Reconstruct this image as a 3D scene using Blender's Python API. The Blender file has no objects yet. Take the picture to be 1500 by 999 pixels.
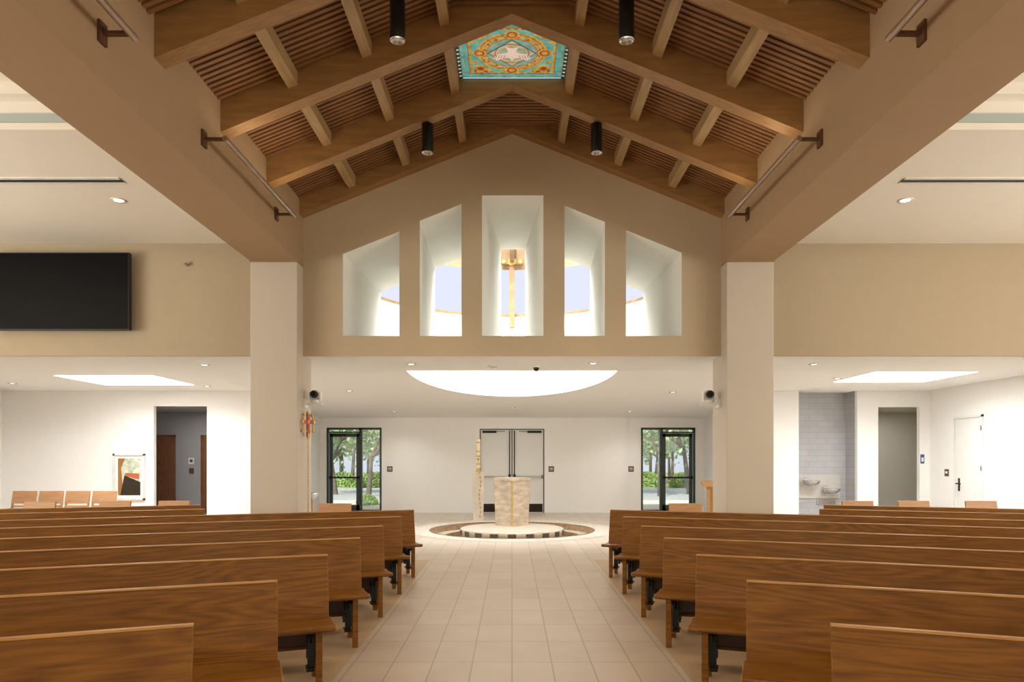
import bpy, bmesh, math, random
from mathutils import Vector, Matrix
random.seed(4)
S=bpy.context.scene
try:
    S.view_settings.view_transform='Standard'
except Exception: pass
COL=S.collection
# ---------------------------------------------------------------- materials
def newmat(name):
    m=bpy.data.materials.new(name); m.use_nodes=True
    nt=m.node_tree; b=nt.nodes['Principled BSDF']; return m,nt,b
def sp(b,k,v):
    if k in b.inputs: b.inputs[k].default_value=v
def mat(name,c,rough=0.6,metal=0.0,var=0.06,scale=6.0,bump=0.0,emit=0.0,stretch=(1,1,1),spec=0.5):
    m,nt,b=newmat(name)
    tc=nt.nodes.new('ShaderNodeTexCoord'); mp=nt.nodes.new('ShaderNodeMapping')
    mp.inputs['Scale'].default_value=stretch
    nz=nt.nodes.new('ShaderNodeTexNoise'); nz.inputs['Scale'].default_value=scale; nz.inputs['Detail'].default_value=4
    cr=nt.nodes.new('ShaderNodeValToRGB')
    cr.color_ramp.elements[0].position=0.3; cr.color_ramp.elements[1].position=0.7
    cr.color_ramp.elements[0].color=(c[0]*(1-var),c[1]*(1-var),c[2]*(1-var),1)
    cr.color_ramp.elements[1].color=(min(1,c[0]*(1+var)),min(1,c[1]*(1+var)),min(1,c[2]*(1+var)),1)
    L=nt.links.new
    L(tc.outputs['Object'],mp.inputs[0]); L(mp.outputs[0],nz.inputs['Vector']); L(nz.outputs['Fac'],cr.inputs[0]); L(cr.outputs[0],b.inputs['Base Color'])
    sp(b,'Roughness',rough); sp(b,'Metallic',metal); sp(b,'Specular IOR Level',spec)
    if bump>0:
        bp=nt.nodes.new('ShaderNodeBump'); bp.inputs['Strength'].default_value=bump; bp.inputs['Distance'].default_value=0.01
        L(nz.outputs['Fac'],bp.inputs['Height']); L(bp.outputs[0],b.inputs['Normal'])
    if emit>0:
        L(cr.outputs[0],b.inputs['Emission Color']); sp(b,'Emission Strength',emit)
    return m
def oak(name,c1,c2,rough=0.32,axis='X',spec=0.4):
    m,nt,b=newmat(name); L=nt.links.new
    tc=nt.nodes.new('ShaderNodeTexCoord'); mp=nt.nodes.new('ShaderNodeMapping')
    s={'X':(0.7,10,10),'Y':(10,0.7,10),'Z':(10,10,0.7)}[axis]
    mp.inputs['Scale'].default_value=s
    oi=nt.nodes.new('ShaderNodeObjectInfo')
    cb=nt.nodes.new('ShaderNodeCombineXYZ'); ad=nt.nodes.new('ShaderNodeVectorMath'); ad.operation='ADD'
    mr=nt.nodes.new('ShaderNodeMath'); mr.operation='MULTIPLY'; mr.inputs[1].default_value=37
    L(oi.outputs['Random'],mr.inputs[0]); L(mr.outputs[0],cb.inputs[0]); L(mr.outputs[0],cb.inputs[1])
    wv=nt.nodes.new('ShaderNodeTexNoise'); wv.inputs['Scale'].default_value=0.5; wv.inputs['Detail'].default_value=1.5; wv.inputs['Distortion'].default_value=0.5
    mul=nt.nodes.new('ShaderNodeMath'); mul.operation='MULTIPLY'; mul.inputs[1].default_value=34
    fr=nt.nodes.new('ShaderNodeMath'); fr.operation='PINGPONG'; fr.inputs[1].default_value=1.0
    n2=nt.nodes.new('ShaderNodeTexNoise'); n2.inputs['Scale'].default_value=7; n2.inputs['Detail'].default_value=6
    mx=nt.nodes.new('ShaderNodeMath'); mx.operation='MULTIPLY_ADD'; mx.inputs[1].default_value=0.36
    cr=nt.nodes.new('ShaderNodeValToRGB')
    cr.color_ramp.elements[0].position=0.25; cr.color_ramp.elements[1].position=0.9
    cr.color_ramp.elements[0].color=(*c2,1); cr.color_ramp.elements[1].color=(*c1,1)
    L(tc.outputs['Object'],mp.inputs[0]); L(mp.outputs[0],ad.inputs[0]); L(cb.outputs[0],ad.inputs[1]); L(ad.outputs[0],wv.inputs['Vector']); L(ad.outputs[0],n2.inputs['Vector'])
    L(wv.outputs['Fac'],mul.inputs[0]); L(mul.outputs[0],fr.inputs[0]); L(fr.outputs[0],mx.inputs[0]); L(n2.outputs['Fac'],mx.inputs[2])
    L(mx.outputs[0],cr.inputs[0]); L(cr.outputs[0],b.inputs['Base Color'])
    sp(b,'Roughness',rough); sp(b,'Specular IOR Level',spec)
    return m
def tilemat(name,c1,c2,mort,w,h,offx=0,offy=0,msize=0.006,rough=0.35,offset=0.5,axes='XY'):
    m,nt,b=newmat(name); L=nt.links.new
    tc=nt.nodes.new('ShaderNodeTexCoord'); mp=nt.nodes.new('ShaderNodeMapping')
    mp.inputs['Location'].default_value=(offx,offy,0)
    if axes=='XZ': mp.inputs['Rotation'].default_value=(math.radians(-90),0,0)
    br=nt.nodes.new('ShaderNodeTexBrick'); br.inputs['Scale'].default_value=1
    br.inputs['Brick Width'].default_value=w; br.inputs['Row Height'].default_value=h
    br.inputs['Mortar Size'].default_value=msize; br.offset=offset
    br.inputs['Color1'].default_value=(*c1,1); br.inputs['Color2'].default_value=(*c2,1); br.inputs['Mortar'].default_value=(*mort,1)
    nz=nt.nodes.new('ShaderNodeTexNoise'); nz.inputs['Scale'].default_value=3; nz.inputs['Detail'].default_value=5
    mm=nt.nodes.new('ShaderNodeMixRGB'); mm.blend_type='MULTIPLY'; mm.inputs[0].default_value=0.2
    L(tc.outputs['Object'],mp.inputs[0]); L(mp.outputs[0],br.inputs['Vector']); L(tc.outputs['Object'],nz.inputs['Vector'])
    L(br.outputs['Color'],mm.inputs[1]); L(nz.outputs['Fac'],mm.inputs[2]); L(mm.outputs[0],b.inputs['Base Color'])
    sp(b,'Roughness',rough); sp(b,'Specular IOR Level',0.4)
    return m
def glassmat():
    m=bpy.data.materials.new('clear_glass'); m.use_nodes=True; nt=m.node_tree
    for n in list(nt.nodes): nt.nodes.remove(n)
    o=nt.nodes.new('ShaderNodeOutputMaterial'); t=nt.nodes.new('ShaderNodeBsdfTransparent'); g=nt.nodes.new('ShaderNodeBsdfGlossy')
    t.inputs[0].default_value=(0.93,0.97,0.95,1); g.inputs['Roughness'].default_value=0.02
    x=nt.nodes.new('ShaderNodeMixShader'); x.inputs[0].default_value=0.07
    nt.links.new(t.outputs[0],x.inputs[1]); nt.links.new(g.outputs[0],x.inputs[2]); nt.links.new(x.outputs[0],o.inputs[0])
    return m
M_white=mat('paint_white',(0.84,0.83,0.80),0.7,var=0.01)
M_ceilw=mat('paint_ceiling_white',(0.84,0.83,0.80),0.8,var=0.01)
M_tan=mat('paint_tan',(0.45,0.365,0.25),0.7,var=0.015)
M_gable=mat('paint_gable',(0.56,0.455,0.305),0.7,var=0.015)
M_beam=mat('paint_beam',(0.41,0.275,0.155),0.7,var=0.015)
M_col=mat('paint_column',(0.58,0.51,0.42),0.6,var=0.01)
M_sidec=mat('paint_side_ceiling',(0.90,0.87,0.79),0.8,var=0.01)
M_blue=mat('paint_blue_band',(0.45,0.53,0.53),0.7,var=0.01)
M_reveal=mat('paint_window_reveal',(0.82,0.81,0.74),0.7,var=0.01)
M_slat=mat('cedar_slat',(0.25,0.115,0.042),0.6,var=0.25,scale=3,stretch=(1,10,1))
M_back=mat('slat_backing',(0.03,0.014,0.008),0.9)
M_raft=mat('rafter_wood',(0.33,0.175,0.058),0.55,var=0.18,scale=5,stretch=(0.5,6,3))
M_pur=mat('purlin_wood',(0.41,0.27,0.125),0.55,var=0.15,scale=5,stretch=(6,0.5,3))
M_oak=oak('oak_pew',(0.25,0.098,0.010),(0.105,0.037,0.003),0.34,spec=.33)
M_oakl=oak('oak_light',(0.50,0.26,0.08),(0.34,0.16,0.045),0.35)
M_cross=mat('cross_wood',(0.30,0.18,0.08),0.7,var=0.2)
M_peach=mat('lantern_beam_wood',(0.48,0.32,0.18),0.7,var=0.1)
M_chair=oak('chair_wood',(0.60,0.33,0.16),(0.46,0.24,0.11),0.4)
M_dark=mat('dark_bronze_metal',(0.03,0.022,0.018),0.4,0.6)
M_brn=mat('brown_bracket',(0.12,0.05,0.025),0.5)
M_black=mat('black_metal',(0.012,0.012,0.013),0.4,0.2)
M_tube=mat('bronze_tube',(0.42,0.32,0.26),0.3,0.6)
M_knee=mat('kneeler_vinyl',(0.05,0.018,0.010),0.5)
M_screen=mat('tv_screen',(0.003,0.003,0.004),0.3,spec=0.10)
M_tile=tilemat('floor_tile',(0.66,0.56,0.455),(0.60,0.505,0.405),(0.42,0.34,0.26),0.3048,0.6,offx=0.0,offy=0.13,offset=0.0)
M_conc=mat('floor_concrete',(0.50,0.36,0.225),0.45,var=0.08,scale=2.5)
M_gtile=tilemat('alcove_tile',(0.48,0.48,0.50),(0.45,0.45,0.47),(0.38,0.38,0.38),0.45,0.15,axes='XZ',msize=0.006)
M_mosaic=mat('pebble_border',(0.56,0.49,0.40),0.6,var=0.3,scale=28)
M_pool=mat('pool_stone',(0.38,0.25,0.14),0.5,var=0.3,scale=12)
M_poolrim=mat('pool_rim_stone',(0.16,0.10,0.05),0.5,var=0.3,scale=12)
M_disc=mat('pool_disc_stone',(0.54,0.46,0.36),0.4,var=0.12,scale=7)
M_marb=mat('travertine',(0.60,0.50,0.38),0.35,var=0.25,scale=4,stretch=(1,1,3))
M_marbl=mat('travertine_light',(0.74,0.66,0.55),0.35,var=0.12,scale=5)
M_gold=mat('gold_mosaic',(0.62,0.42,0.13),0.35,0.4,var=0.4,scale=60)
M_mosd=mat('dark_mosaic',(0.12,0.10,0.09),0.5,var=0.8,scale=45)
M_frame=mat('storefront_frame',(0.03,0.045,0.042),0.4)
M_door=mat('door_white_paint',(0.74,0.74,0.71),0.5,var=0.01)
M_steel=mat('stainless_steel',(0.6,0.6,0.6),0.25,0.9)
M_steelm=mat('brushed_steel_plate',(0.52,0.50,0.48),0.45,0.4)
M_grey=mat('corridor_grey',(0.36,0.36,0.37),0.7,var=0.01)
M_corr=mat('corridor_beige',(0.52,0.49,0.42),0.7,var=0.01)
M_wdoor=oak('walnut_door',(0.24,0.10,0.045),(0.12,0.05,0.02),0.4,'Z')
M_sign=mat('sign_brown',(0.10,0.05,0.03),0.4)
M_signb=mat('sign_blue',(0.03,0.1,0.25),0.4)
M_signw=mat('sign_white',(0.8,0.8,0.75),0.4)
M_glass=glassmat()
M_wax=mat('candle_wax',(0.85,0.75,0.5),0.4)
M_red=mat('enamel_red',(0.45,0.07,0.03),0.4)
M_lens=mat('lamp_lens',(1,0.93,0.8),0.4,emit=6.0)
M_sky=mat('skylight_diffuser',(1,1,1),0.5,var=0.0,emit=1.3)
M_teal=mat('art_teal',(0.14,0.50,0.48),0.6,var=0.3,scale=8,emit=0.4)  # art colours glow to stand in for strong light on the painting
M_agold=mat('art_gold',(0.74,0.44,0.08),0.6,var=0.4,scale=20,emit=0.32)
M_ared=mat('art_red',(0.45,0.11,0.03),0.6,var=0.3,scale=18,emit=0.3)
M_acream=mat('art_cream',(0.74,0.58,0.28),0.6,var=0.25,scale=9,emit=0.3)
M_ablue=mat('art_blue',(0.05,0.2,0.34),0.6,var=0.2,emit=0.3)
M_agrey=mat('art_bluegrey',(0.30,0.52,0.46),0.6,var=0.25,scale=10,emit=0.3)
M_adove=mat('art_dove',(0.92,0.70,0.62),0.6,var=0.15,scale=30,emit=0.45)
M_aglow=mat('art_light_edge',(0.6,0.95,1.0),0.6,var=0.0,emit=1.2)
M_asph=mat('asphalt_light',(0.56,0.55,0.54),0.9,var=0.08)
M_grass=mat('dry_grass',(0.36,0.40,0.18),0.9,var=0.3,scale=1)
M_leaf=mat('foliage',(0.42,0.54,0.30),0.8,var=0.4,scale=1.2)
M_leaf2=mat('shrub_foliage',(0.30,0.44,0.13),0.8,var=0.4,scale=2)
M_bark=mat('bark',(0.20,0.16,0.13),0.9,var=0.3)
# ---------------------------------------------------------------- mesh builder
class MB:
    def __init__(s): s.v=[]; s.f=[]; s.m=[]; s.mats=[]; s.sm=[]
    def mi(s,m):
        if m not in s.mats: s.mats.append(m)
        return s.mats.index(m)
    def add(s,vs,fs,m,smooth=False,T=None):
        o=len(s.v)
        for p in vs:
            p=Vector(p)
            if T is not None: p=T@p
            s.v.append(tuple(p))
        k=s.mi(m)
        for f in fs: s.f.append([i+o for i in f]); s.m.append(k); s.sm.append(smooth)
    def hexa(s,p,m,T=None): # p: 4 bottom, 4 top
        s.add(p,[(3,2,1,0),(4,5,6,7),(0,1,5,4),(1,2,6,5),(2,3,7,6),(3,0,4,7)],m,T=T)
    def box(s,x0,x1,y0,y1,z0,z1,m,T=None):
        s.hexa([(x0,y0,z0),(x1,y0,z0),(x1,y1,z0),(x0,y1,z0),(x0,y0,z1),(x1,y0,z1),(x1,y1,z1),(x0,y1,z1)],m,T)
    def poly(s,pts,m): s.add(pts,[tuple(range(len(pts)))],m)
    def cyl(s,c,r,h,m,n=20,axis='z',r2=None,T=None,caps=True):
        r2=r if r2 is None else r2; vs=[]
        for k,(rr,t) in enumerate(((r,0),(r2,h))):
            for i in range(n):
                a=2*math.pi*i/n; x,y=rr*math.cos(a),rr*math.sin(a)
                if axis=='z': vs.append((c[0]+x,c[1]+y,c[2]+t))
                elif axis=='y': vs.append((c[0]+x,c[1]+t,c[2]+y))
                else: vs.append((c[0]+t,c[1]+x,c[2]+y))
        s.add(vs,[(i,(i+1)%n,n+(i+1)%n,n+i) for i in range(n)],m,True,T)
        if caps:
            s.add(vs[:n],[tuple(range(n))[::-1]],m,False,T); s.add(vs[n:],[tuple(range(n))],m,False,T)
    def lathe(s,c,prof,m,n=24,T=None):
        vs=[];fs=[]
        for r,z in prof:
            for i in range(n):
                a=2*math.pi*i/n; vs.append((c[0]+r*math.cos(a),c[1]+r*math.sin(a),c[2]+z))
        for k in range(len(prof)-1):
            for i in range(n): fs.append((k*n+i,k*n+(i+1)%n,(k+1)*n+(i+1)%n,(k+1)*n+i))
        s.add(vs,fs,m,True,T)
    def extrude(s,prof,x0,x1,m,T=None): # prof in (y,z), extruded along x
        n=len(prof)
        vs=[(x0,a,b) for a,b in prof]+[(x1,a,b) for a,b in prof]
        s.add(vs,[tuple(range(n)),tuple(range(n,2*n))[::-1]]+[(i,(i+1)%n,n+(i+1)%n,n+i) for i in range(n)],m,T=T)
    def build(s,name,recalc=True,bevel=0,loc=None,rotz=0,parent=None,mesh_only=False):
        me=bpy.data.meshes.new(name); me.from_pydata(s.v,[],s.f)
        for m in s.mats: me.materials.append(m)
        for i,p in enumerate(me.polygons): p.material_index=s.m[i]; p.use_smooth=s.sm[i]
        if recalc:
            bm=bmesh.new(); bm.from_mesh(me); bmesh.ops.recalc_face_normals(bm,faces=bm.faces); bm.to_mesh(me); bm.free()
        me.update()
        if mesh_only: return me
        return obj(name,me,loc,rotz,bevel,parent)
def obj(name,me,loc=None,rotz=0,bevel=0,parent=None):
    ob=bpy.data.objects.new(name,me); COL.objects.link(ob)
    if loc: ob.location=loc
    ob.rotation_euler=(0,0,rotz)
    if bevel:
        b=ob.modifiers.new('bevel','BEVEL'); b.width=bevel; b.segments=2; b.limit_method='ANGLE'; b.angle_limit=math.radians(50)
    if parent: ob.parent=parent
    return ob
def wall_cells(mb,axis,a0,a1,z0,z1,t0,t1,holes,m):
    A=sorted(set([a0,a1]+[h[0] for h in holes]+[h[1] for h in holes])); Z=sorted(set([z0,z1]+[h[2] for h in holes]+[h[3] for h in holes]))
    for i in range(len(A)-1):
        for j in range(len(Z)-1):
            ca=(A[i]+A[i+1])/2; cz=(Z[j]+Z[j+1])/2
            if any(h[0]<ca<h[1] and h[2]<cz<h[3] for h in holes): continue
            if cz<z0 or cz>z1: continue
            if axis=='x': mb.box(A[i],A[i+1],t0,t1,Z[j],Z[j+1],m)
            elif axis=='y': mb.box(t0,t1,A[i],A[i+1],Z[j],Z[j+1],m)
            else: mb.box(A[i],A[i+1],Z[j],Z[j+1],t0,t1,m)
def light(name,kind,loc,rot,power,color,size=0.2,sy=None,spot=None,blend=0.6,parent=None,spread=None):
    d=bpy.data.lights.new(name,kind); d.energy=power; d.color=color
    if kind=='AREA':
        d.size=size
        if sy: d.shape='RECTANGLE'; d.size_y=sy
        if spread: d.spread=math.radians(spread)
    elif kind=='SPOT': d.spot_size=math.radians(spot or 80); d.spot_blend=blend; d.shadow_soft_size=size
    elif kind=='SUN': d.angle=math.radians(1)
    else: d.shadow_soft_size=size
    o=bpy.data.objects.new(name,d); COL.objects.link(o); o.location=loc; o.rotation_euler=rot
    if parent: o.parent=parent
    return o
# ---------------------------------------------------------------- key dims
YC=11.0; YG=11.3; YG2=13.1; YF=19.9; XW=12.7
ZS=3.265; ZL=5.13; ZH=5.54; YR=17.0
BI=3.46; BO=4.22; ZB=4.76
YB=-4.0
# ---------------------------------------------------------------- floor
mb=MB()
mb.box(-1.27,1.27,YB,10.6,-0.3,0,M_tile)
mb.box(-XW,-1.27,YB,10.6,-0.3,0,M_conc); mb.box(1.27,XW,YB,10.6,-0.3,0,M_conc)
PC=(0.0,15.15); PR=1.78
wall_cells(mb,'z',-XW,XW,10.6,20.0,-0.3,0,[(-2.5,2.5,PC[1]-2.5,PC[1]+2.5)],M_tile)
N=64; vs=[];fs=[]
for i in range(N):
    a=2*math.pi*i/N; c,s_=math.cos(a),math.sin(a); k=2.5/max(abs(c),abs(s_))
    vs.append((PC[0]+PR*c,PC[1]+PR*s_,0)); vs.append((PC[0]+k*c,PC[1]+k*s_,0))
for i in range(N):
    j=(i+1)%N; fs.append((2*i,2*i+1,2*j+1,2*j))
mb.add(vs,fs,M_tile)
mb.build('floor',recalc=False)
# pool
mb=MB()
def ann(mb,r0,r1,z,m,n=64,c=PC):
    vs=[];fs=[]
    for i in range(n):
        a=2*math.pi*i/n; vs+= [(c[0]+r0*math.cos(a),c[1]+r0*math.sin(a),z),(c[0]+r1*math.cos(a),c[1]+r1*math.sin(a),z)]
    for i in range(n):
        j=(i+1)%n; fs.append((2*i,2*i+1,2*j+1,2*j))
    mb.add(vs,fs,m)
ann(mb,PR+0.05,2.24,0.004,M_mosaic)
ann(mb,PR-0.005,PR+0.05,0.008,M_poolrim)
mb.lathe((PC[0],PC[1],0),[(PR,0.008),(PR,-0.13)],M_pool,64)
ann(mb,1.5,PR,-0.13,M_disc); mb.lathe((PC[0],PC[1],0),[(1.5,-0.13),(1.5,-0.26)],M_pool,64)
ann(mb,0.5,1.5,-0.26,M_pool)
DC=(0,15.50)
mb.lathe((DC[0],DC[1],0),[(1.12,-0.26),(1.12,-0.15),(1.17,-0.15),(1.17,-0.005),(1.15,0.005),(0.0,0.005)],M_disc,64)
for k in range(9):
    a=math.radians(-166+k*19); c=(DC[0]+1.172*math.cos(a),DC[1]+1.172*math.sin(a),0)
    T=Matrix.Translation(c)@Matrix.Rotation(a,4,'Z')
    mb.box(-0.01,0.006,-0.09,0.09,-0.135,-0.02,M_mosd,T)
mb.build('baptismal_pool')
# font
mb=MB()
T=Matrix.Translation((0,16.15,0.006))
def ngon(h,r,z): return [(r*math.cos(math.radians(a)),r*math.sin(math.radians(a)),z) for a in h]
ang=[-96,-84,-6,6,84,96,174,186]
b0=ngon(ang,0.385,0); b1=ngon(ang,0.43,1.04); b2=ngon(ang,0.44,1.055); b3=ngon(ang,0.44,1.12); b4=ngon(ang,0.31,1.12); b5=ngon(ang,0.28,0.95)
vs=b0+b1+b2+b3+b4+b5; fs=[]
for k in range(5):
    for i in range(8): fs.append((k*8+i,k*8+(i+1)%8,(k+1)*8+(i+1)%8,(k+1)*8+i))
fs.append(tuple(range(40,48)))
mb.add(vs,fs,M_marb,T=T)
for a in (-90,0,90,180):
    R=T@Matrix.Rotation(math.radians(a),4,'Z')
    mb.hexa([(0.378,-0.018,0.0),(0.388,-0.018,0.0),(0.388,0.018,0.0),(0.378,0.018,0.0),(0.424,-0.018,1.04),(0.433,-0.018,1.04),(0.433,0.018,1.04),(0.424,0.018,1.04)],M_gold,R)
mb.build('baptismal_font')
# paschal candle
mb=MB(); T=Matrix.Translation((-0.86,17.45,0))
mb.hexa([(-.125,-.125,0),(.125,-.125,0),(.125,.125,0),(-.125,.125,0),(-.145,-.145,1.24),(.145,-.145,1.24),(.145,.145,1.24),(-.145,.145,1.24)],M_marbl,T)
for k in range(11):
    z=0.06+k*0.11
    T2=T@Matrix.Translation((0.045+.02*math.sin(k),-0.128-0.02*z/1.24,z+0.05))
    mb.add([(0,-0.004,-0.045),(0.024,-0.004,0),(0,-0.004,0.045),(-0.024,-0.004,0)],[(0,1,2,3)],M_gold,T=T2)
mb.cyl((0,0,1.24),0.075,0.03,M_gold,T=T); mb.cyl((0,0,1.27),0.045,0.06,M_gold,T=T)
mb.cyl((0,0,1.33),0.05,0.74,M_wax,T=T)
for z,m_ in ((1.42,M_gold),(1.62,M_gold),(1.74,M_gold),(1.97,M_gold)): mb.cyl((0,0,z),0.053,0.035,m_,T=T)
mb.box(-.008,.008,-.056,.0,1.47,1.61,M_gold,T); mb.box(-.035,.035,-.056,0,1.55,1.57,M_red,T)
mb.cyl((0,0,2.07),0.004,0.03,M_black,T=T,n=8)
mb.build('paschal_candle_stand')
# ---------------------------------------------------------------- gable wall w/ tunnels
def strips(mb,y,wins,zb,topf,x0,x1,m):
    X=sorted(set([x0,x1,0.0]+[w[0] for w in wins]+[w[1] for w in wins]))
    for i in range(len(X)-1):
        a,b=X[i],X[i+1]; w=None
        for q in wins:
            if q[0]-1e-6<=a and b<=q[1]+1e-6: w=q
        if w is None: mb.poly([(a,y,zb),(b,y,zb),(b,y,topf(b)),(a,y,topf(a))],m)
        else:
            f=lambda x: w[3]+(w[4]-w[3])*(x-w[0])/(w[1]-w[0])
            mb.poly([(a,y,zb),(b,y,zb),(b,y,w[2]),(a,y,w[2])],m)
            mb.poly([(a,y,f(a)),(b,y,f(b)),(b,y,topf(b)),(a,y,topf(a))],m)
WF=[(-2.80,-1.865,3.604,4.96,5.33),(-1.525,-.836,3.604,5.51,5.785),(-.497,.52,3.604,5.93,5.93),(.87,1.537,3.604,5.76,5.49),(1.887,2.81,3.604,5.355,4.98)]
WR=[(-2.52,-1.95,3.604,4.77,5.0),(-1.48,-.90,3.604,5.22,5.45),(-.21,.25,3.604,5.59,5.59),(.90,1.50,3.604,5.45,5.22),(1.95,2.52,3.604,5.0,4.77)]
mb=MB()
tf=lambda x:7.02-.407*abs(x)+0.35
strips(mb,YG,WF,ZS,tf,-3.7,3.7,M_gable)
strips(mb,YG2,WR,ZS,tf,-3.7,3.7,M_reveal)
for a,b in zip(WF,WR):
    pf=[(a[0],YG,a[2]),(a[1],YG,a[2]),(a[1],YG,a[4]),(a[0],YG,a[3])]
    pr=[(b[0],YG2,b[2]),(b[1],YG2,b[2]),(b[1],YG2,b[4]),(b[0],YG2,b[3])]
    for i in range(4):
        j=(i+1)%4; mb.poly([pf[i],pf[j],pr[j],pr[i]],M_reveal)
mb.build('wall_gable',recalc=False)
for sgn,nm in ((-1,'left'),(1,'right')):
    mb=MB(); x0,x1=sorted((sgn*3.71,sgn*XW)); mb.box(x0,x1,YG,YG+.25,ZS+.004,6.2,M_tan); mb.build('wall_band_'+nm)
    mb=MB(); x0,x1=sorted((sgn*BI,sgn*BO))
    mb.box(x0,x1,YC,YC+.77,0,ZB-.013,M_col); mb.build('column',bevel=0.012)
    mb=MB(); mb.box(x0,x1,YB,YG-.005,ZB,6.0,M_beam)
    c0,c1=sorted((sgn*(BI-.012),sgn*(BO+.012))); mb.box(c0,c1,YC-.012,YG-.01,ZB-.012,ZB-.001,M_beam)
    mb.build('beam_'+nm)
    mb=MB(); x0,x1=sorted((sgn*BO,sgn*XW))
    mb.box(x0,x1,7.4,YG-.005,ZL,6.1,M_sidec)
    mb.box(x0,x1,7.385,7.4,ZL+.0,5.2,M_sidec); mb.box(x0,x1,7.39,7.4,5.215,5.305,M_blue); mb.box(x0,x1,7.36,7.4,5.305,5.42,M_sidec)
    mb.box(x0,x1,7.2,7.4,5.42,6.1,M_sidec); mb.box(x0,x1,YB,7.2,ZH,6.1,M_sidec)
    mb.build('ceiling_side_'+nm)
for sgn,nm in ((-1,'left'),(1,'right')):
    mb=MB(); x0,x1=sorted((sgn*XW,sgn*(XW+.2)))
    wall_cells(mb,'y',YB,YR+.2,0,6.2,x0,x1,[(-1.5,2.5,0.9,4.2),(3.5,7.5,0.9,4.2)],M_white)
    mb.build('wall_'+nm)
    for k,(a,b) in enumerate(((-1.5,2.5),(3.5,7.5))):  # windows added in the unseen side walls to go with the fill lamps
        mb=MB(); xx=sgn*(XW+.1)
        for yy in (a,a+1.333,a+2.666,b-.06): mb.box(xx-.05,xx+.05,yy,yy+.06,.9,4.2,M_frame)
        for zz in (.9,2.5,4.14): mb.box(xx-.05,xx+.05,a,b,zz,zz+.06,M_frame)
        mb.build('window_'+str(k+1+(2 if sgn>0 else 0)))
mb=MB(); mb.box(-XW,XW,YB-.2,YB,0,7.6,M_white); mb.build('wall_altar')
# ---------------------------------------------------------------- nave roof
zr=lambda x:6.85-.405*abs(x)
RY=[9.62,8.1,6.6,5.1,3.6,2.1,.6,-.9,-2.4]
mb=MB()
FX=.667; ZFL=6.93
def zs(x): return min(ZFL,7.20-.405*abs(x))
y=YB+0.05
while y<YG-.22:
    if not any(r-.06<y<r+.21 for r in RY):
        for a,b in ((-BI,-FX),(-FX,FX),(FX,BI)):
            if a==-FX and 8.3<y<9.68: continue
            mb.hexa([(a,y,zs(a)),(b,y,zs(b)),(b,y+.048,zs(b)),(a,y+.048,zs(a)),(a,y,zs(a)+.045),(b,y,zs(b)+.045),(b,y+.048,zs(b)+.045),(a,y+.048,zs(a)+.045)],M_slat)
    y+=.086
mb.build('ceiling_slats')
mb=MB()
for a,b in ((-BI-.1,-FX),(-FX,FX),(FX,BI+.1)):
    mb.hexa([(a,YB,zs(a)+.1),(b,YB,zs(b)+.1),(b,YG,zs(b)+.1),(a,YG,zs(a)+.1),(a,YB,zs(a)+.2),(b,YB,zs(b)+.2),(b,YG,zs(b)+.2),(a,YG,zs(a)+.2)],M_back)
mb.build('ceiling')
def chevron(y0,y1,off,h,name,m=M_raft):
    mb=MB(); B=BI-.002
    T_=lambda x: min(zr(x)+off+h, zs(x)+.098)
    X=[-B,-FX,0,FX,B]
    for i in range(4):
        a,b=X[i],X[i+1]; za,zb_=zr(a)+off,zr(b)+off
        mb.hexa([(a,y0,za),(b,y0,zb_),(b,y1,zb_),(a,y1,za),(a,y0,T_(a)),(b,y0,T_(b)),(b,y1,T_(b)),(a,y1,T_(a))],m)
    return mb.build(name)
for yy in RY: chevron(yy,yy+.2,0,.43,'rafter')
chevron(YG-.2,YG-.002,.10,.33,'rafter')
edges=[YG-.2]+RY
for i in range(len(RY)):
    ya=RY[i]+.2; yb=edges[i]
    for x in (-2.6,-1.72,-.80,.80,1.72,2.6):
        mb=MB(); z=zr(x)+.19; s=-.405*(1 if x>0 else -1); w=.055; h=.155
        mb.hexa([(x-w,ya,z-s*w),(x+w,ya,z+s*w),(x+w,yb,z+s*w),(x-w,yb,z-s*w),(x-w,ya,z-s*w+h),(x+w,ya,z+s*w+h),(x+w,yb,z+s*w+h),(x-w,yb,z-s*w+h)],M_pur)
        mb.build('purlin')
# ceiling painting; its colours emit a little in place of light falling on it
mb=MB(); CX,CY=0.0,8.98
def lay(pts,z,m): mb.poly([(CX+p[0],CY+p[1],z) for p in pts],m)
def rect(hx,hy): return [(-hx,-hy),(hx,-hy),(hx,hy),(-hx,hy)]
def ell(rx,ry,n=40,cx=0,cy=0): return [(cx+rx*math.cos(2*math.pi*i/n),cy+ry*math.sin(2*math.pi*i/n)) for i in range(n)]
z0=6.925
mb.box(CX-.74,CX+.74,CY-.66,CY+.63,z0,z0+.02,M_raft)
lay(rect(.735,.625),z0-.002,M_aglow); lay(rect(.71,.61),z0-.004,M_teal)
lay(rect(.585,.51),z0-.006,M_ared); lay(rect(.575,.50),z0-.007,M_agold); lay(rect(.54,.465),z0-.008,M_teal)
for sx in (-1,1):
    for sy in (-1,1):
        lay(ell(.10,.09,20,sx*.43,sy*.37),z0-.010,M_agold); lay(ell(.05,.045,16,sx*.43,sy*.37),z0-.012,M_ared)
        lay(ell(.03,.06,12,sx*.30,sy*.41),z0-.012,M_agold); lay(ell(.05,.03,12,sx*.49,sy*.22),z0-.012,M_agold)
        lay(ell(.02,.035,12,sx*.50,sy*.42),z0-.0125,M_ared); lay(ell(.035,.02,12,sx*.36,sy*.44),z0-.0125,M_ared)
        for q in range(5): lay(ell(.010,.030,8,sx*.655,sy*(.06+q*.11)),z0-.012,M_agold)
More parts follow.
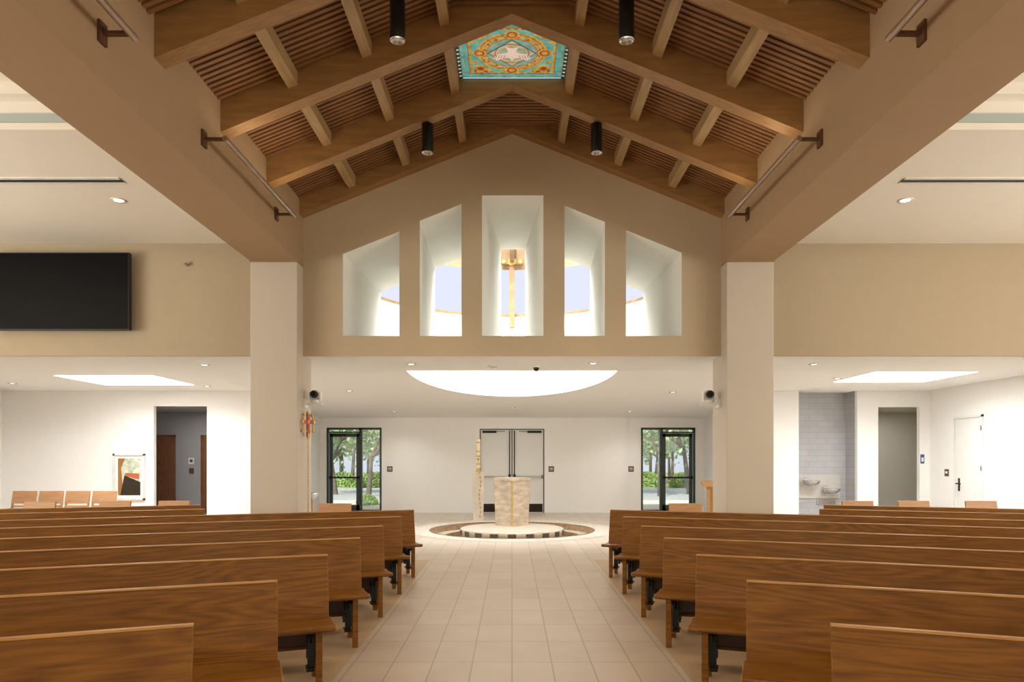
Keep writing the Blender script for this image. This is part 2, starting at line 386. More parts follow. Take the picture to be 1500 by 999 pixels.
for i in range(12):
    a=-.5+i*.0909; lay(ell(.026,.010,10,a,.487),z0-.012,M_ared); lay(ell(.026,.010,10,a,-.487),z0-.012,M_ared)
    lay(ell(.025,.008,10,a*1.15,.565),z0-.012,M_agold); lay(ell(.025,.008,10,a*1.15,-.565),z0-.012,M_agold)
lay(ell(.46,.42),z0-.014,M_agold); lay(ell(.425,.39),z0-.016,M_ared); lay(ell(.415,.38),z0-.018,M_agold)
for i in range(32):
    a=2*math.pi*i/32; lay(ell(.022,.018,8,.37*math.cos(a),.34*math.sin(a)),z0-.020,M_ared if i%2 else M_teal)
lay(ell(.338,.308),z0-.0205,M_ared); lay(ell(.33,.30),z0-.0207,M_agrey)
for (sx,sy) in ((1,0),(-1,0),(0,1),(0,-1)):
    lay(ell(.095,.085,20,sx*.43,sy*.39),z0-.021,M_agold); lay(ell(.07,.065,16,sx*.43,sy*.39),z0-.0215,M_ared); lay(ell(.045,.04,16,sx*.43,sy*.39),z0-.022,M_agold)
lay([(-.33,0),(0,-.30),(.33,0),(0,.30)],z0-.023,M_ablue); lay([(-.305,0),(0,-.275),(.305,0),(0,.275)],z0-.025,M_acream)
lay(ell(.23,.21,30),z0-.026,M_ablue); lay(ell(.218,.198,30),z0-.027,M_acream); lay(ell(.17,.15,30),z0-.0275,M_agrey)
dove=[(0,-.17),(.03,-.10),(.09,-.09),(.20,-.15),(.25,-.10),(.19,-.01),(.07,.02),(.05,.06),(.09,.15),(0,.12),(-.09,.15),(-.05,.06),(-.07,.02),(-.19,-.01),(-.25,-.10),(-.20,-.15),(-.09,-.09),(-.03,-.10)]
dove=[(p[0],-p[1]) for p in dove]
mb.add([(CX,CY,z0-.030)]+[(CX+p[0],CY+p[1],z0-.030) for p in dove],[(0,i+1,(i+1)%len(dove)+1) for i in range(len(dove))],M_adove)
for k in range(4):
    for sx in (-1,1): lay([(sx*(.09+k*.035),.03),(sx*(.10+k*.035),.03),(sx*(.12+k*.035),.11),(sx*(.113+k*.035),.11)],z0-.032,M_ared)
mb.build('ceiling_painting',recalc=False)
# ---------------------------------------------------------------- lamps on nave
WARM=(1.0,.78,.54); NEU=(1.0,.97,.93)
for (x,y_) in ((-1.19,7.1),(1.19,7.1),(-1.2,9.71),(1.2,9.71),(-1.19,3.2),(1.19,3.2)):
    mb=MB()
    mb.lathe((0,0,0),[(.078,0),(.08,.004),(.08,.40),(.06,.41),(.0,.41)],M_black,28)
    mb.lathe((0,0,0),[(.078,0),(.068,.0),(.05,.07)],M_steel,28)
    mb.cyl((0,0,.07),.05,.004,M_lens,20)
    ztop=zr(x)-5.92+(.35 if y_<9 else -.022)
    mb.cyl((0,0,.40),.012,ztop-.40,M_black,10); mb.cyl((0,0,ztop-.03),.05,.03,M_black,16)
    o=mb.build('pendant_light',loc=(x,y_,5.92))
    light('lamp','SPOT',(0,0,-.01),(0,0,0),110,WARM,.05,spot=85,blend=.8,parent=o)
for sgn in (-1,1):
    for (a,b) in ((3.3,5.8),(7.6,10.05)):
        mb=MB(); x=sgn*3.2
        mb.cyl((x,a,5.14),.03,b-a,M_tube,16,axis='y')
        for yy in (a+.02,b-.08):
            x0,x1=sorted((sgn*3.2,sgn*3.45)); mb.box(x0,x1,yy,yy+.05,5.135,5.16,M_brn)
            x0,x1=sorted((sgn*3.435,sgn*3.459)); mb.box(x0,x1,yy-.03,yy+.08,5.06,5.24,M_brn)
        o=mb.build('linear_wall_light')
        light('lamp','AREA',(x-sgn*.02,(a+b)/2,5.18),(0,math.radians(-150)*-sgn,0),6.0,WARM,.04,b-a-.2,parent=o)
for sgn in (-1,1):
    for yy in (9.4,5.0,2.0):
        zc=ZL if yy>7.3 else ZH
        mb=MB(); mb.lathe((0,0,0),[(.10,0),(.10,-.008),(.075,-.008),(.06,.0)],M_signw,28); mb.cyl((0,0,-.004),.062,.003,M_lens,20)
        o=mb.build('recessed_downlight',loc=(sgn*5.42,yy,zc))
        light('lamp','SPOT',(0,0,-.03),(0,0,0),110,WARM,.05,spot=100,blend=.9,parent=o)
    mb=MB(); x0,x1=sorted((sgn*4.98,sgn*8.4)); mb.box(x0,x1,8.63,8.68,ZL-.014,ZL,M_signw); mb.box(x0,x1,8.68,8.78,ZL-.006,ZL,M_black); mb.box(x0,x1,8.78,8.81,ZL-.014,ZL,M_signw); mb.build('linear_diffuser_vent')
for sgn in (-1,1):
    for yc,pw in ((.5,270),(5.5,420)):
        light('window_daylight','AREA',(sgn*(XW-.6),yc,2.55),(0,math.radians(119)*sgn,0),pw,(1.0,.93,.80),3.0,4.0)  # added out-of-view fill lamps, tilted up to brighten the side ceilings
light('altar_ceiling_lamp','AREA',(0,-2.2,5.6),(math.radians(18),0,0),95,(1,.86,.66),2.5,1.2)  # added fill lamps behind the camera, for the pew fronts
for sgn in (-1,1): light('altar_ceiling_lamp','AREA',(sgn*7,-1.5,5.4),(math.radians(15),0,0),55,(1,.86,.66),1.6,1.6)
# ---------------------------------------------------------------- vestibule ceiling
mb=MB()
YCH=13.14
SKY=[(-9.35,-7.3,13.9,15.7),(7.1,9.1,13.3,15.1)]
wall_cells(mb,'z',-XW,XW,YG+.26,YCH,ZS,ZS+.1,[],M_ceilw)
mb.poly([(-XW,YG,ZS),(XW,YG,ZS),(XW,YG+.26,ZS),(-XW,YG+.26,ZS)],M_ceilw)
wall_cells(mb,'z',-XW,-5.6,YCH,YR,ZS,ZS+.1,[SKY[0]],M_ceilw)
wall_cells(mb,'z',5.6,XW,YCH,YR,ZS,ZS+.1,[SKY[1]],M_ceilw)
zsl=lambda y:ZS-.0747*(y-YCH)
n=48; RX,RYY=2.03,3.0
inner=[(-RX*math.cos(math.pi*i/n),YCH+RYY*math.sin(math.pi*i/n)) for i in range(n+1)]
def outer(i):
    t=i/n
    if t<=1/3: k=t*3; return (-5.98+.38*k,YCH+(YF-YCH)*k)
    if t<=2/3: k=(t-1/3)*3; return (-5.6+11.2*k,YF)
    k=(t-2/3)*3; return (5.6+.38*k,YF-(YF-YCH)*k)
vs=[];fs=[]
for i in range(n+1):
    a=inner[i]; b=outer(i); vs+=[(a[0],a[1],zsl(a[1])),(b[0],b[1],zsl(b[1]))]
for i in range(n): fs.append((2*i,2*i+1,2*i+3,2*i+2))
mb.add(vs,fs,M_ceilw)
for s_ in (-1,1): mb.poly([(s_*5.98,YCH,ZS),(s_*5.6,YF,zsl(YF)),(s_*5.6,YF,ZS),(s_*5.6,YCH,ZS)],M_ceilw)
mb.build('ceiling_vestibule',recalc=False)
# drum (flares outwards above the ceiling opening)
mb=MB(); ZD=4.98; RX2,RY2=3.15,3.25
top=[(-RX2*math.cos(math.pi*i/n),YCH+RY2*math.sin(math.pi*i/n)) for i in range(n+1)]
vs=[];fs=[]
for p,q in zip(inner,top):
    m_=((p[0]*.3+q[0]*.7),(p[1]*.3+q[1]*.7))
    vs+=[(p[0],p[1],zsl(p[1])+.002),(m_[0],m_[1],3.75),(q[0],q[1],ZD),(q[0]*1.04,YCH+(q[1]-YCH)*1.04,ZD)]
for i in range(n):
    for k in range(3): fs.append((4*i+k,4*i+4+k,4*i+5+k,4*i+1+k))
mb.add(vs,fs,M_reveal)
mb.build('skylight_drum',recalc=False)
mb=MB()
for i in range(4,n-3,8):
    p=top[i]; mb.box(p[0]-.03,p[0]+.03,p[1],p[1]+.08,ZD,6.35,M_cross)
vs=[];fs=[]
for p in top: vs+=[(p[0],p[1],6.1),(p[0],p[1],6.65)]
for i in range(n): fs.append((2*i,2*i+2,2*i+3,2*i+1))
mb.add(vs,fs,M_peach)
vs=[];fs=[]
for p in top: vs+=[(p[0],p[1]-.01,ZD),(p[0],p[1]-.01,ZD+.06)]
for i in range(n): fs.append((2*i,2*i+2,2*i+3,2*i+1))
mb.add(vs,fs,M_cross)
for p in (-1.0,0,1.0): mb.box(p-.05,p+.05,YG2+.1,16.3,6.25,6.4,M_cross)
mb.build('window_clerestory',recalc=False)
mb=MB(); yc_=16.25
mb.box(-.065,.065,yc_,yc_+.06,4.7,6.2,M_cross); mb.box(-.27,.27,yc_,yc_+.06,6.2,6.32,M_cross); mb.box(-.05,.05,yc_,yc_+.06,6.32,6.7,M_cross)
mb.cyl((0,yc_-.03,6.26),.10,.03,M_gold,24,axis='y')
for s_ in (-1,1): mb.cyl((s_*.2,yc_-.03,6.26),.05,.03,M_gold,16,axis='y')
mb.build('wooden_cross',bevel=.005)
light('skylight_daylight','AREA',(0,14.5,7.0),(0,0,0),360,(.97,.985,1),3.0,2.0,spread=125)
for h in SKY:
    mb=MB(); a,b,c,d=h
    mb.box(a-.05,a,c,d,ZS+.1,ZS+.6,M_ceilw); mb.box(b,b+.05,c,d,ZS+.1,ZS+.6,M_ceilw)
    mb.box(a-.05,b+.05,c-.05,c,ZS+.1,ZS+.6,M_ceilw); mb.box(a-.05,b+.05,d,d+.05,ZS+.1,ZS+.6,M_ceilw)
    mb.box(a-.05,b+.05,c-.05,d+.05,ZS+.6,ZS+.63,M_sky)
    o=mb.build('skylight',recalc=False)
    light('lamp','AREA',((a+b)/2,(c+d)/2,ZS+.55),(0,0,0),215,(.96,.98,1),b-a-.1,d-c-.1,parent=o)
def zv(x,y): return zsl(y) if (abs(x)<5.6 and y>YCH) else ZS
for (x,y_) in ((-1.80,12.19),(1.44,12.1),(-3.65,15.33),(3.65,15.5),(.02,17.85),(-5.53,12.28),(5.39,12.19),(-11.2,15.3),(-7.1,15.9),(6.84,14.36),(-3.2,18.6),(3.2,18.6)):
    mb=MB(); mb.lathe((0,0,0),[(.09,0),(.09,-.012),(.06,-.012),(.05,.0)],M_steel,24); mb.cyl((0,0,-.006),.05,.003,M_lens,16)
    o=mb.build('recessed_downlight',loc=(x,y_,zv(x,y_)))
    light('lamp','SPOT',(0,0,-.03),(0,0,0),66,NEU,.05,spot=140,blend=.9,parent=o)
mb=MB(); mb.cyl((0,0,-.04),.07,.04,M_signw); mb.lathe((0,0,-.04),[(.055,0),(.05,-.035),(.03,-.06),(0,-.07)],M_black,20); mb.build('dome_security_camera',loc=(.44,12.4,ZS))
mb=MB(); mb.cyl((0,0,-.03),.06,.03,M_signw); mb.cyl((0,0,-.07),.02,.04,M_steel,12); mb.box(-.09,.09,-.02,.02,-.05,-.04,M_steel); mb.build('ceiling_sensor',loc=(-.36,12.3,ZS))
# ---------------------------------------------------------------- rear walls
mb=MB()
wall_cells(mb,'x',-5.8,5.8,0,3.4,YF,YF+.2,[(-5.41,-3.80,-.01,2.48),(-.94,.94,-.01,2.44),(3.76,5.35,-.01,2.48)],M_white)
wall_cells(mb,'x',-3.36,3.32,0,3.2,YF-.08,YF,[(-.94,.94,-.01,2.44)],M_white)
mb.build('wall_entrance')
for sgn,nm in ((-1,'left'),(1,'right')):
    mb=MB(); x0,x1=sorted((sgn*5.6,sgn*5.8)); mb.box(x0,x1,YR+.12,YF,0,3.4,M_white); mb.build('wall_vestibule_'+nm)
mb=MB()
wall_cells(mb,'x',-XW-.2,-5.6,0,3.5,YR,YR+.12,[(-8.92,-7.60,-.01,2.88)],M_white); mb.build('wall_rear_left')
mb=MB()
wall_cells(mb,'x',5.6,10.55,0,3.5,YR,YR+.12,[(7.14,8.6,-.01,3.3),(9.12,10.15,-.01,2.86)],M_white)
mb.box(7.04,7.14,YR+.12,YR+.7,0,3.5,M_white); mb.box(8.6,8.7,YR+.12,YR+.7,0,3.5,M_gtile); mb.build('wall_rear_right')
mb=MB(); mb.box(7.04,8.7,YR+.6,YR+.72,0,3.5,M_gtile); mb.build('wall_alcove')
mb=MB(); mb.poly([(7.0,YR,3.27),(8.75,YR,3.27),(8.75,YR+.7,3.27),(7.0,YR+.7,3.27)],M_ceilw); mb.build('ceiling_alcove')
mb=MB(); wall_cells(mb,'y',10.0,YR,0,ZS,10.4,10.55,[],M_white); mb.build('wall_rear_side')
mb=MB(); mb.box(-11.5,-6,19.6,19.7,0,3.1,M_grey); mb.box(-6.3,-6.2,YR+.12,19.6,0,3.1,M_grey); mb.box(-11.5,-11.4,YR+.12,19.6,0,3.1,M_grey); mb.box(-11.4,-6.3,YR+.12,19.6,2.9,3.0,M_grey); mb.build('wall_corridor_left')
mb=MB(); mb.box(8.8,13,19.4,19.5,0,3.1,M_corr); mb.box(8.8,8.9,YR+.12,19.4,0,3.1,M_corr); mb.box(12,12.1,YR+.12,19.4,0,3.1,M_corr); mb.box(8.9,12,YR+.12,19.4,2.88,3.0,M_corr); mb.build('wall_corridor_right')
light('corridor_lamp','AREA',(-8.6,18.4,2.85),(0,0,0),16,NEU,.3)
light('corridor_lamp','AREA',(10.2,18.2,2.83),(0,0,0),18,NEU,.3)
def door(name,x0,x1,z1,y,m,hinge=1):
    mb=MB(); mb.box(x0-.05,x0,y-.03,y+.03,0,z1+.05,m); mb.box(x1,x1+.05,y-.03,y+.03,0,z1+.05,m); mb.box(x0-.05,x1+.05,y-.03,y+.03,z1,z1+.05,m)
    mb.box(x0+.004,x1-.004,y-.02,y+.02,.01,z1-.004,m)
    hx=x0+.08 if hinge>0 else x1-.08
    mb.box(hx-.025,hx+.025,y-.03,y-.02,.92,1.12,M_steel); mb.cyl((hx,y-.08,1.0),.012,.06,M_steel,10,axis='y'); mb.box(min(hx,hx+.12*hinge),max(hx,hx+.12*hinge),y-.085,y-.065,.99,1.01,M_steel)
    return mb.build(name)
door('door_1',-10.62,-9.70,2.2,19.56,M_wdoor,1); door('door_2',-8.86,-7.95,2.2,19.56,M_wdoor,-1)
mb=MB(); mb.box(-9.28,-9.12,19.575,19.6,1.42,1.60,M_signw); mb.box(-9.24,-9.16,19.57,19.58,1.47,1.55,M_sign); mb.box(-9.26,-9.14,19.575,19.6,1.15,1.30,M_sign); mb.build('restroom_sign')
# entrance double door
mb=MB(); y=YF-.02
mb.box(-.938,-.915,y-.02,y+.08,0,2.438,M_dark); mb.box(.915,.938,y-.02,y+.08,0,2.438,M_dark); mb.box(-.938,.938,y-.02,y+.08,2.415,2.438,M_dark)
for s_ in (-1,1):
    x0,x1=sorted((s_*.012,s_*.91)); mb.box(x0,x1,y,y+.045,.01,2.41,M_door)
    x0,x1=sorted((s_*.03,s_*.89)); mb.box(x0,x1,y-.006,y,.02,.26,M_dark)
    x0,x1=sorted((s_*.10,s_*.88)); mb.box(x0,x1,y-.07,y-.035,1.02,1.07,M_steel)
    mb.box(min(s_*.84,s_*.9),max(s_*.84,s_*.9),y-.05,y,1.0,1.09,M_dark)
    mb.cyl((s_*.07,y-.03,.03),.014,2.36,M_dark,10); mb.box(s_*.07-.035,s_*.07+.035,y-.06,y,.98,1.12,M_dark)
    x0,x1=sorted((s_*.45,s_*.86)); mb.box(x0,x1,y-.06,y,2.32,2.385,M_dark); mb.box(min(s_*.2,s_*.5),max(s_*.2,s_*.5),y-.05,y-.035,2.36,2.375,M_dark)
mb.box(-.012,.012,y,y+.05,.01,2.41,M_dark)
mb.build('door_3')
def store(name,x0,x1,leaf):
    mb=MB(); y0,y1=YF+.02,YF+.14; z1=2.478; t=.06; x0+=.002; x1-=.002
    mb.box(x0,x0+t,y0,y1,0,z1,M_frame); mb.box(x1-t,x1,y0,y1,0,z1,M_frame); mb.box(x0,x1,y0,y1,z1-t,z1,M_frame)
    a,b=leaf; other=(x0+t,a) if a-x0>.3 else (b,x1-t)
    m0=a if a-x0>.3 else b; mb.box(m0-.04,m0+.04,y0,y1,0,z1,M_frame)
    mb.box(other[0],other[1],y0,y1,0,.08,M_frame); mb.box(other[0],other[1],y0+.05,y0+.06,.08,z1-t,M_glass)
    mb.box(a,b,y0,y1,2.32,2.36,M_frame)
    a+=.03;b-=.03
    mb.box(a,a+.09,y0-.01,y0+.045,.01,2.31,M_frame); mb.box(b-.09,b,y0-.01,y0+.045,.01,2.31,M_frame)
    mb.box(a,b,y0-.01,y0+.045,.01,.22,M_frame); mb.box(a,b,y0-.01,y0+.045,2.21,2.31,M_frame)
    mb.box(a+.09,b-.09,y0+.01,y0+.02,.22,2.21,M_glass)
    mb.box(a,b,y0-.07,y0-.04,1.0,1.05,M_dark); mb.box(a,a+.06,y0-.07,y0,.98,1.07,M_dark); mb.box(b-.06,b,y0-.07,y0,.98,1.07,M_dark)
    mb.box(a+.1,a+.5,y0-.06,y0,2.23,2.29,M_dark)
    return mb.build(name,recalc=False)
store('door_4',-5.41,-3.80,(-5.35,-4.42)); store('door_5',3.76,5.35,(4.36,5.29))
mb=MB(); xw=10.4
mb.box(xw-.03,xw,15.05,15.10,0,2.55,M_door); mb.box(xw-.03,xw,16.0,16.05,0,2.55,M_door); mb.box(xw-.03,xw,15.05,16.05,2.5,2.55,M_door)
mb.box(xw-.012,xw,15.11,15.99,.01,2.49,M_door)
mb.box(xw-.02,xw-.01,15.83,15.89,.82,1.12,M_black); mb.box(xw-.09,xw-.07,15.72,15.88,.98,1.01,M_black); mb.cyl((xw-.09,15.86,.995),.012,.08,M_black,10,axis='x')
for z in (.4,1.3,2.2): mb.box(xw-.03,xw-.01,15.08,15.12,z,z+.11,M_steel)
mb.build('door_6')
def sign(x,z,y,m,w=.13,h=.13,name='wall_sign'):
    mb=MB(); mb.box(x-w/2,x+w/2,y-.012,y,z-h/2,z+h/2,m); mb.box(x-w*.3,x+w*.3,y-.015,y-.012,z+h*.05,z+h*.2,M_signw); mb.box(x-w*.35,x+w*.35,y-.015,y-.012,z-h*.22,z-h*.14,M_signw); mb.build(name,bevel=.003)
sign(-3.56,1.27,YF,M_sign,.16,.16); sign(1.14,1.27,YF-.08,M_sign,.16,.16); sign(3.47,1.27,YF,M_sign,.16,.16)
mb=MB(); mb.box(xw-.012,xw,16.25,16.4,1.15,1.32,M_sign); mb.box(xw-.016,xw-.012,16.28,16.37,1.22,1.27,M_signw); mb.build('wall_sign',bevel=.003)
mb=MB(); mb.box(10.17,10.26,YR-.012,YR-.001,1.45,1.68,M_signb); mb.box(10.19,10.24,YR-.016,YR-.012,1.5,1.6,M_signw); mb.build('accessible_sign')
mb=MB(); mb.box(-XW,-8.92,YR-.012,YR,0,.12,M_grey); mb.box(-7.6,-5.6,YR-.012,YR,0,.12,M_grey); mb.build('baseboard_left')
mb=MB(); mb.box(5.6,7.14,YR-.012,YR,0,.12,M_grey); mb.box(8.6,9.12,YR-.012,YR,0,.12,M_grey); mb.build('baseboard_right')
mb=MB(); mb.box(-3.36,-.95,YF-.09,YF-.08,0,.1,M_white); mb.box(.95,3.32,YF-.09,YF-.08,0,.1,M_white); mb.build('baseboard_entrance')
# ---------------------------------------------------------------- TV
mb=MB(); mb.box(-8.5,-6.24,11.12,11.20,3.67,4.93,M_black); mb.box(-8.485,-6.255,11.115,11.12,3.685,4.915,M_screen); mb.box(-7.7,-7.0,11.2,11.298,4.0,4.6,M_dark); mb.build('wall_television',bevel=.004)
mb=MB(); mb.cyl((0,-.05,0),.022,.05,M_tube,16,axis='y'); mb.box(-.04,.04,-.06,-.05,-.01,.01,M_tube); mb.box(-.01,.01,-.06,-.05,-.04,.04,M_tube); mb.build('wall_sprinkler',loc=(-5.37,YG,4.78))
# framed picture
mb=MB(); x0,x1,z0_,z1_=-9.92,-9.12,.54,1.70; y=YR
M_fr=mat('picture_frame_white',(0.62,0.62,0.60),0.3)
mb.box(x0,x1,y-.02,y,z0_,z1_,M_signw)
for q in ((x0,x0+.05,z0_,z1_),(x1-.05,x1,z0_,z1_),(x0,x1,z0_,z0_+.05),(x0,x1,z1_-.05,z1_)): mb.box(q[0],q[1],y-.05,y-.015,q[2],q[3],M_fr)
yy=y-.022
mb.poly([(x0+.12,yy,z0_+.12),(x1-.12,yy,z0_+.12),(x1-.12,yy,z1_-.12),(x0+.12,yy,z1_-.12)],mat('photo_pale',(0.50,0.53,0.40),.3,var=.4,scale=9))
mw=mat('photo_wood',(0.28,0.13,0.03),.3)
mb.poly([(x0+.12,yy-.002,z0_+.12),(x0+.26,yy-.002,z0_+.12),(x0+.20,yy-.002,z0_+.8),(x0+.12,yy-.002,z0_+.8)],mw)
mb.poly([(x0+.12,yy-.002,z0_+.8),(x0+.20,yy-.002,z0_+.8),(x0+.30,yy-.002,z1_-.12),(x0+.12,yy-.002,z1_-.12)],mw)
mb.poly([(x0+.18,yy-.003,z0_+.12),(x1-.12,yy-.003,z0_+.12),(x1-.12,yy-.003,z0_+.45),(x0+.28,yy-.003,z0_+.62)],mat('photo_dark',(0.03,0.022,0.015),.2))
mb.poly([(x0+.3,yy-.004,z0_+.60),(x1-.15,yy-.004,z0_+.52),(x1-.15,yy-.004,z0_+.66),(x0+.3,yy-.004,z0_+.68)],mat('photo_red_roof',(.42,.11,.04),.4))
mb.build('framed_picture',recalc=False)
# drinking fountain
mb=MB(); y=YR+.6
mb.box(7.35,8.45,y-.03,y,.55,1.15,M_steelm); mb.box(7.85,8.35,y-.035,y,.40,.54,M_steelm)
for k in range(6): mb.box(7.87,8.33,y-.04,y-.035,.415+k*.02,.422+k*.02,M_dark)
for (x,z) in ((7.62,.98),(8.14,.78)):
    mb.lathe((x,y-.22,z),[(0,-.10),(.1,-.09),(.18,-.04),(.21,.03),(.20,.04),(.16,.0),(.05,-.05),(0,-.055)],M_steel,28)
    mb.box(x-.12,x+.12,y-.16,y,z-.06,z+.02,M_steel); mb.cyl((x-.1,y-.1,z+.02),.02,.07,M_steel,12); mb.cyl((x-.1,y-.17,z+.09),.013,.08,M_steel,10,axis='y')
mb.build('drinking_fountain',bevel=.004)
for sgn in (-1,1):
    mb=MB(); x=sgn*3.28
    a,b=sorted((sgn*3.16,sgn*3.458)); mb.box(a,b,11.32,11.48,2.47,2.50,M_signw); a,b=sorted((sgn*3.43,sgn*3.459)); mb.box(a,b,11.30,11.50,2.42,2.56,M_signw)
    mb.cyl((x,11.40,2.50),.085,.05,M_signw,24)
    for d in (-.095,.07): mb.box(x+d,x+d+.025,11.35,11.45,2.53,2.68,M_signw)
    mb.lathe((x,11.40,2.64),[(0,-.085),(.05,-.07),(.075,-.035),(.08,0),(.075,.035),(.05,.07),(0,.085)],M_signw,20)
    mb.cyl((x,11.28,2.64),.062,.08,M_black,20,axis='y'); mb.cyl((x,11.27,2.64),.04,.01,M_screen,20,axis='y')
    mb.build('ptz_camera')
# processional cross, standing close to the column side
mb=MB(); x,y=-3.375,11.3
mb.cyl((x,y,0),.075,.03,M_dark,24); mb.cyl((x,y,.03),.009,1.90,M_gold,12); mb.cyl((x,y,.03),.02,.2,M_gold,16)
T=Matrix.Translation((x,y,2.13))@Matrix.Rotation(math.radians(66),4,'Z')
mb.cyl((0,0,-.24),.02,.07,M_gold,16,T=T)
mb.box(-.03,.03,-.012,.012,-.20,.20,M_red,T); mb.box(-.14,.14,-.012,.012,.02,.08,M_red,T)
for (a,b) in ((-.14,.05),(.14,.05),(0,.2),(0,-.17),(0,.05),(-.14,-.1),(.14,-.1),(-.1,.16),(.1,.16)):
    mb.cyl((a,-.018,b),.026,.036,M_gold,14,axis='y',T=T)
for a in (-.115,.115): mb.box(a-.01,a+.01,-.008,.008,-.13,.17,M_gold,T)
mb.box(-.12,.12,-.008,.008,-.11,-.09,M_gold,T)
mb.build('processional_cross')
mb=MB(); T=Matrix.Translation((3.86,12.9,0))
mb.box(-.2,.2,-.16,.16,0,.05,M_oakl,T); mb.box(-.15,.15,-.12,.12,.05,1.0,M_oakl,T); mb.hexa([(-.24,-.2,1.0),(.24,-.2,1.0),(.24,.2,1.08),(-.24,.2,1.08),(-.24,-.2,1.05),(.24,-.2,1.05),(.24,.2,1.16),(-.24,.2,1.16)],M_oakl,T)
mb.build('wooden_lectern',bevel=.006)
mb=MB(); T=Matrix.Translation((-3.85,13.1,0))
mb.cyl((0,0,0),.15,.03,M_oakl,24,T=T); mb.cyl((0,0,.03),.03,.75,M_oakl,14,T=T); mb.lathe((0,0,.78),[(0,0),(.08,.02),(.14,.1),(.15,.14),(.13,.14),(.07,.05),(0,.04)],M_steel,24,T=T); mb.build('holy_water_stand')
# ---------------------------------------------------------------- pews
def pew_mesh(L,s):
    mb=MB()
    def X(a,b): return sorted((a*s,b*s))
    x0,x1=X(0,L)
    prof=[(0.0,.858),(.045,.66),(.085,.52),(.10,.40),(.068,.40),(.052,.52),(.012,.66),(-.034,.858)]
    mb.extrude(prof,x0,x1,M_oak)
    mb.extrude([(-.038,.858),(.003,.858),(.004,.864),(-.002,.869),(-.033,.869),(-.038,.864)],x0,x1,M_oakl)  # light oak top rail; its pale tone also stands in for the edge highlight
    x0,x1=X(-.012,L)
    seat=[(.085,.432),(.20,.428),(.34,.438),(.455,.452),(.475,.446),(.478,.428),(.45,.41),(.2,.392),(.085,.395)]
    mb.extrude(seat,x0,x1,M_oak)
    e0,e1=X(-.018,-.0125); mb.extrude(seat,e0,e1,M_oakl)
    k0,k1=X(.12,L-.12); mb.box(k0,k1,-.30,-.14,.17,.235,M_knee); mb.box(k0,k1,-.30,-.14,.15,.17,M_oak)
    nleg=max(2,int(L/2)); xs=[.09+(L-.18)*i/nleg for i in range(nleg+1)]
    for xc in xs:
        a,b=X(xc-.022,xc+.022)
        mb.extrude([(.40,.41),(.345,.405),(.355,.0),(.395,.0)],a,b,M_oak)
        mb.extrude([(.11,.40),(.05,.40),(.0,.0),(.05,.0)],a,b,M_oak)
        mb.extrude([(.07,.395),(.07,.33),(.38,.35),(.38,.405)],a,b,M_oak)
        mb.box(a,b,.02,.38,.10,.14,M_oak)
        a,b=X(xc+.03,xc+.045)
        mb.extrude([(.30,.36),(.05,.36),(-.02,.26),(-.2,.14),(-.2,.11),(.02,.20),(.12,.27),(.30,.30)],a,b,M_black)
        mb.box(a-.02,b+.02,.20,.235,.12,.34,M_black)
        c0=min(a,b); mb.cyl((c0-.02,.06,.17),.03,.055,M_black,14,axis='x'); mb.cyl((c0-.02,.13,.22),.022,.055,M_black,14,axis='x')
        mb.box(a-.03,b+.03,.16,.28,.105,.125,M_black)
    a,b=X(.14,L-.14); mb.box(a,b,.16,.18,.27,.40,M_knee)
    return mb.build('pew',mesh_only=True)
for s in (-1,1):
    PMs=pew_mesh(7.2,1 if s<0 else -1); PSs=pew_mesh(4.6,1 if s<0 else -1)
    rot=math.radians(200 if s<0 else 160)
    for k,yy in enumerate((2.89,3.93,5.0,6.07,7.15,8.3,9.4)):
        obj('pew',PMs,(s*1.35,yy,0),rot,.003)
    obj('pew',PSs,(s*4.3,9.55,0),rot,.003)
    obj('pew',PSs,(s*4.75,10.4,0),rot,.003)
def chair_mesh():
    mb=MB(); w=.26
    for sx in (-1,1):
        a,b=sorted((sx*w,sx*(w-.035)))
        mb.extrude([(.20,.0),(.235,.0),(.215,.43),(.18,.43)],a,b,M_chair)
        mb.extrude([(-.24,.0),(-.205,.0),(-.18,.43),(-.25,.86),(-.28,.86),(-.215,.43)],a,b,M_chair)
        mb.box(a,b,-.2,.2,.36,.42,M_chair)
    mb.box(-w,w,-.20,.24,.43,.46,M_chair); mb.box(-w,w,-.19,.22,.46,.50,M_knee)
    mb.extrude([(-.215,.60),(-.195,.60),(-.255,.87),(-.275,.87)],-w,w,M_chair)
    mb.extrude([(-.20,.52),(-.185,.52),(-.195,.56),(-.21,.56)],-w,w,M_chair)
    return mb.build('wooden_chair',mesh_only=True)
CH=chair_mesh()
for x in (-10.6,-10.02,-9.44,-8.86): obj('wooden_chair',CH,(x,14.6,0),math.pi,.004)
for x,y_ in ((-7.75,10.95),(-6.6,11.1),(-5.62,11.1),(-2.78,10.45),(2.72,10.45),(5.75,11.1),(6.68,11.1),(7.8,11.1)): obj('wooden_chair',CH,(x,y_,0),math.pi,.004)
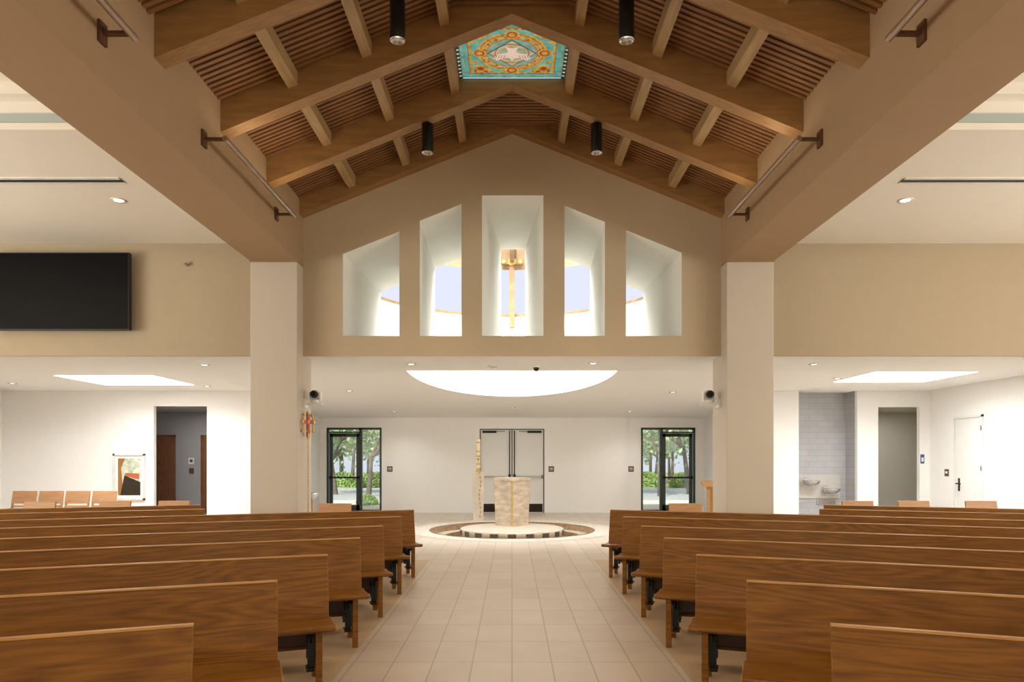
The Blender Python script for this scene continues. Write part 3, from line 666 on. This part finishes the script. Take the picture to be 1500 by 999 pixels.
# ---------------------------------------------------------------- exterior
mb=MB(); mb.box(-45,45,20.0,24.5,-.4,-.03,M_mosaic); mb.box(-45,45,24.5,38,-.4,-.05,M_asph); mb.box(-45,45,38,80,-.4,-.03,M_grass)
mb.box(-45,45,24.4,24.6,-.1,.08,M_signw); mb.build('ground')
def tree_mesh(seed,h=7):
    r=random.Random(seed); mb=MB(); pts=[]
    def branch(p,d,l,rad,dep):
        q=p+d*l; T=Matrix.Translation(p)@d.to_track_quat('Z','Y').to_matrix().to_4x4()
        mb.cyl((0,0,0),rad,l,M_bark,8,r2=rad*.65,T=T)
        if dep<=1: pts.append(q)
        if dep==0: return
        for _ in range(3):
            nd=(d+Vector((r.uniform(-.8,.8),r.uniform(-.8,.8),r.uniform(-.4,.4)))).normalized(); branch(q,nd,l*r.uniform(.6,.8),rad*.55,dep-1)
    branch(Vector((0,0,-.1)),Vector((r.uniform(-.15,.15),0,1)).normalized(),h*.27,.13,3)
    for p in pts:
        for _ in range(48):
            c=p+Vector((r.gauss(0,.6),r.gauss(0,.6),r.gauss(-.25,.55))); a=Vector((r.uniform(-1,1),r.uniform(-1,1),r.uniform(-1,1))).normalized(); b=a.orthogonal().normalized(); s=r.uniform(.08,.17)
            mb.add([c-a*s,c-b*s*.6,c+a*s,c+b*s*.6],[(0,1,2,3)],M_leaf)
    return mb.build('tree',recalc=False,mesh_only=True)
TR=[tree_mesh(k) for k in (1,2,3)]
i=0
for (x,y_) in ((-8.0,31),(-6.2,29.5),(-9.5,40.5),(-7.2,42),(-11,44),(-8.5,46),(6.4,29.5),(8.2,31.5),(9.6,41),(7.4,42.5),(11.5,42.5),(9.3,46),(-4.5,48),(12,52),(-13,52),(5,50),(-10.5,50),(10.5,50),(-12.5,47),(13.5,47)):
    o=obj('tree',TR[i%3],(x,y_,-.05),i*1.3); o.scale=(1,1,.85+.1*(i%4)); i+=1
def shrub(seed):
    r=random.Random(seed); mb=MB()
    for _ in range(1500):
        d=Vector((r.gauss(0,1),r.gauss(0,1),abs(r.gauss(0,1)))).normalized(); c=Vector((d.x*.8,d.y*.6,d.z*.65))*r.uniform(.75,1.05)
        a=Vector((r.uniform(-1,1),r.uniform(-1,1),r.uniform(-1,1))).normalized(); b=a.orthogonal().normalized(); s=.06
        mb.add([c-a*s,c-b*s*.6,c+a*s,c+b*s*.6],[(0,1,2,3)],M_leaf2)
    mb.cyl((0,0,0),.05,.5,M_bark,8)
    return mb.build('shrub',recalc=False,mesh_only=True)
SH=shrub(5)
for x in range(-16,17,2): obj('shrub',SH,(x+.3*math.sin(x*3),38.9+.4*math.sin(x),-.05),x*.7).scale=(1.4,1.0,1.3)
for x,y_ in ((6.9,23.4),(-5.0,23.6)): obj('shrub',SH,(x,y_,-.05),x).scale=(.6,.6,.6)
light('sun','SUN',(0,0,30),(math.radians(50),0,math.radians(-25)),4.2,(1,.95,.86))
w=bpy.data.worlds.new('World'); S.world=w; w.use_nodes=True
bg=w.node_tree.nodes['Background']; bg.inputs[0].default_value=(.80,.84,1,1); bg.inputs[1].default_value=1.0
# ---------------------------------------------------------------- camera
cd=bpy.data.cameras.new('camera'); cd.lens=24; cd.sensor_width=36; cd.shift_y=.115; cd.clip_end=300
co=bpy.data.objects.new('camera',cd); COL.objects.link(co); co.location=(0,0,1.57); co.rotation_euler=(math.radians(90),0,0)
S.camera=co
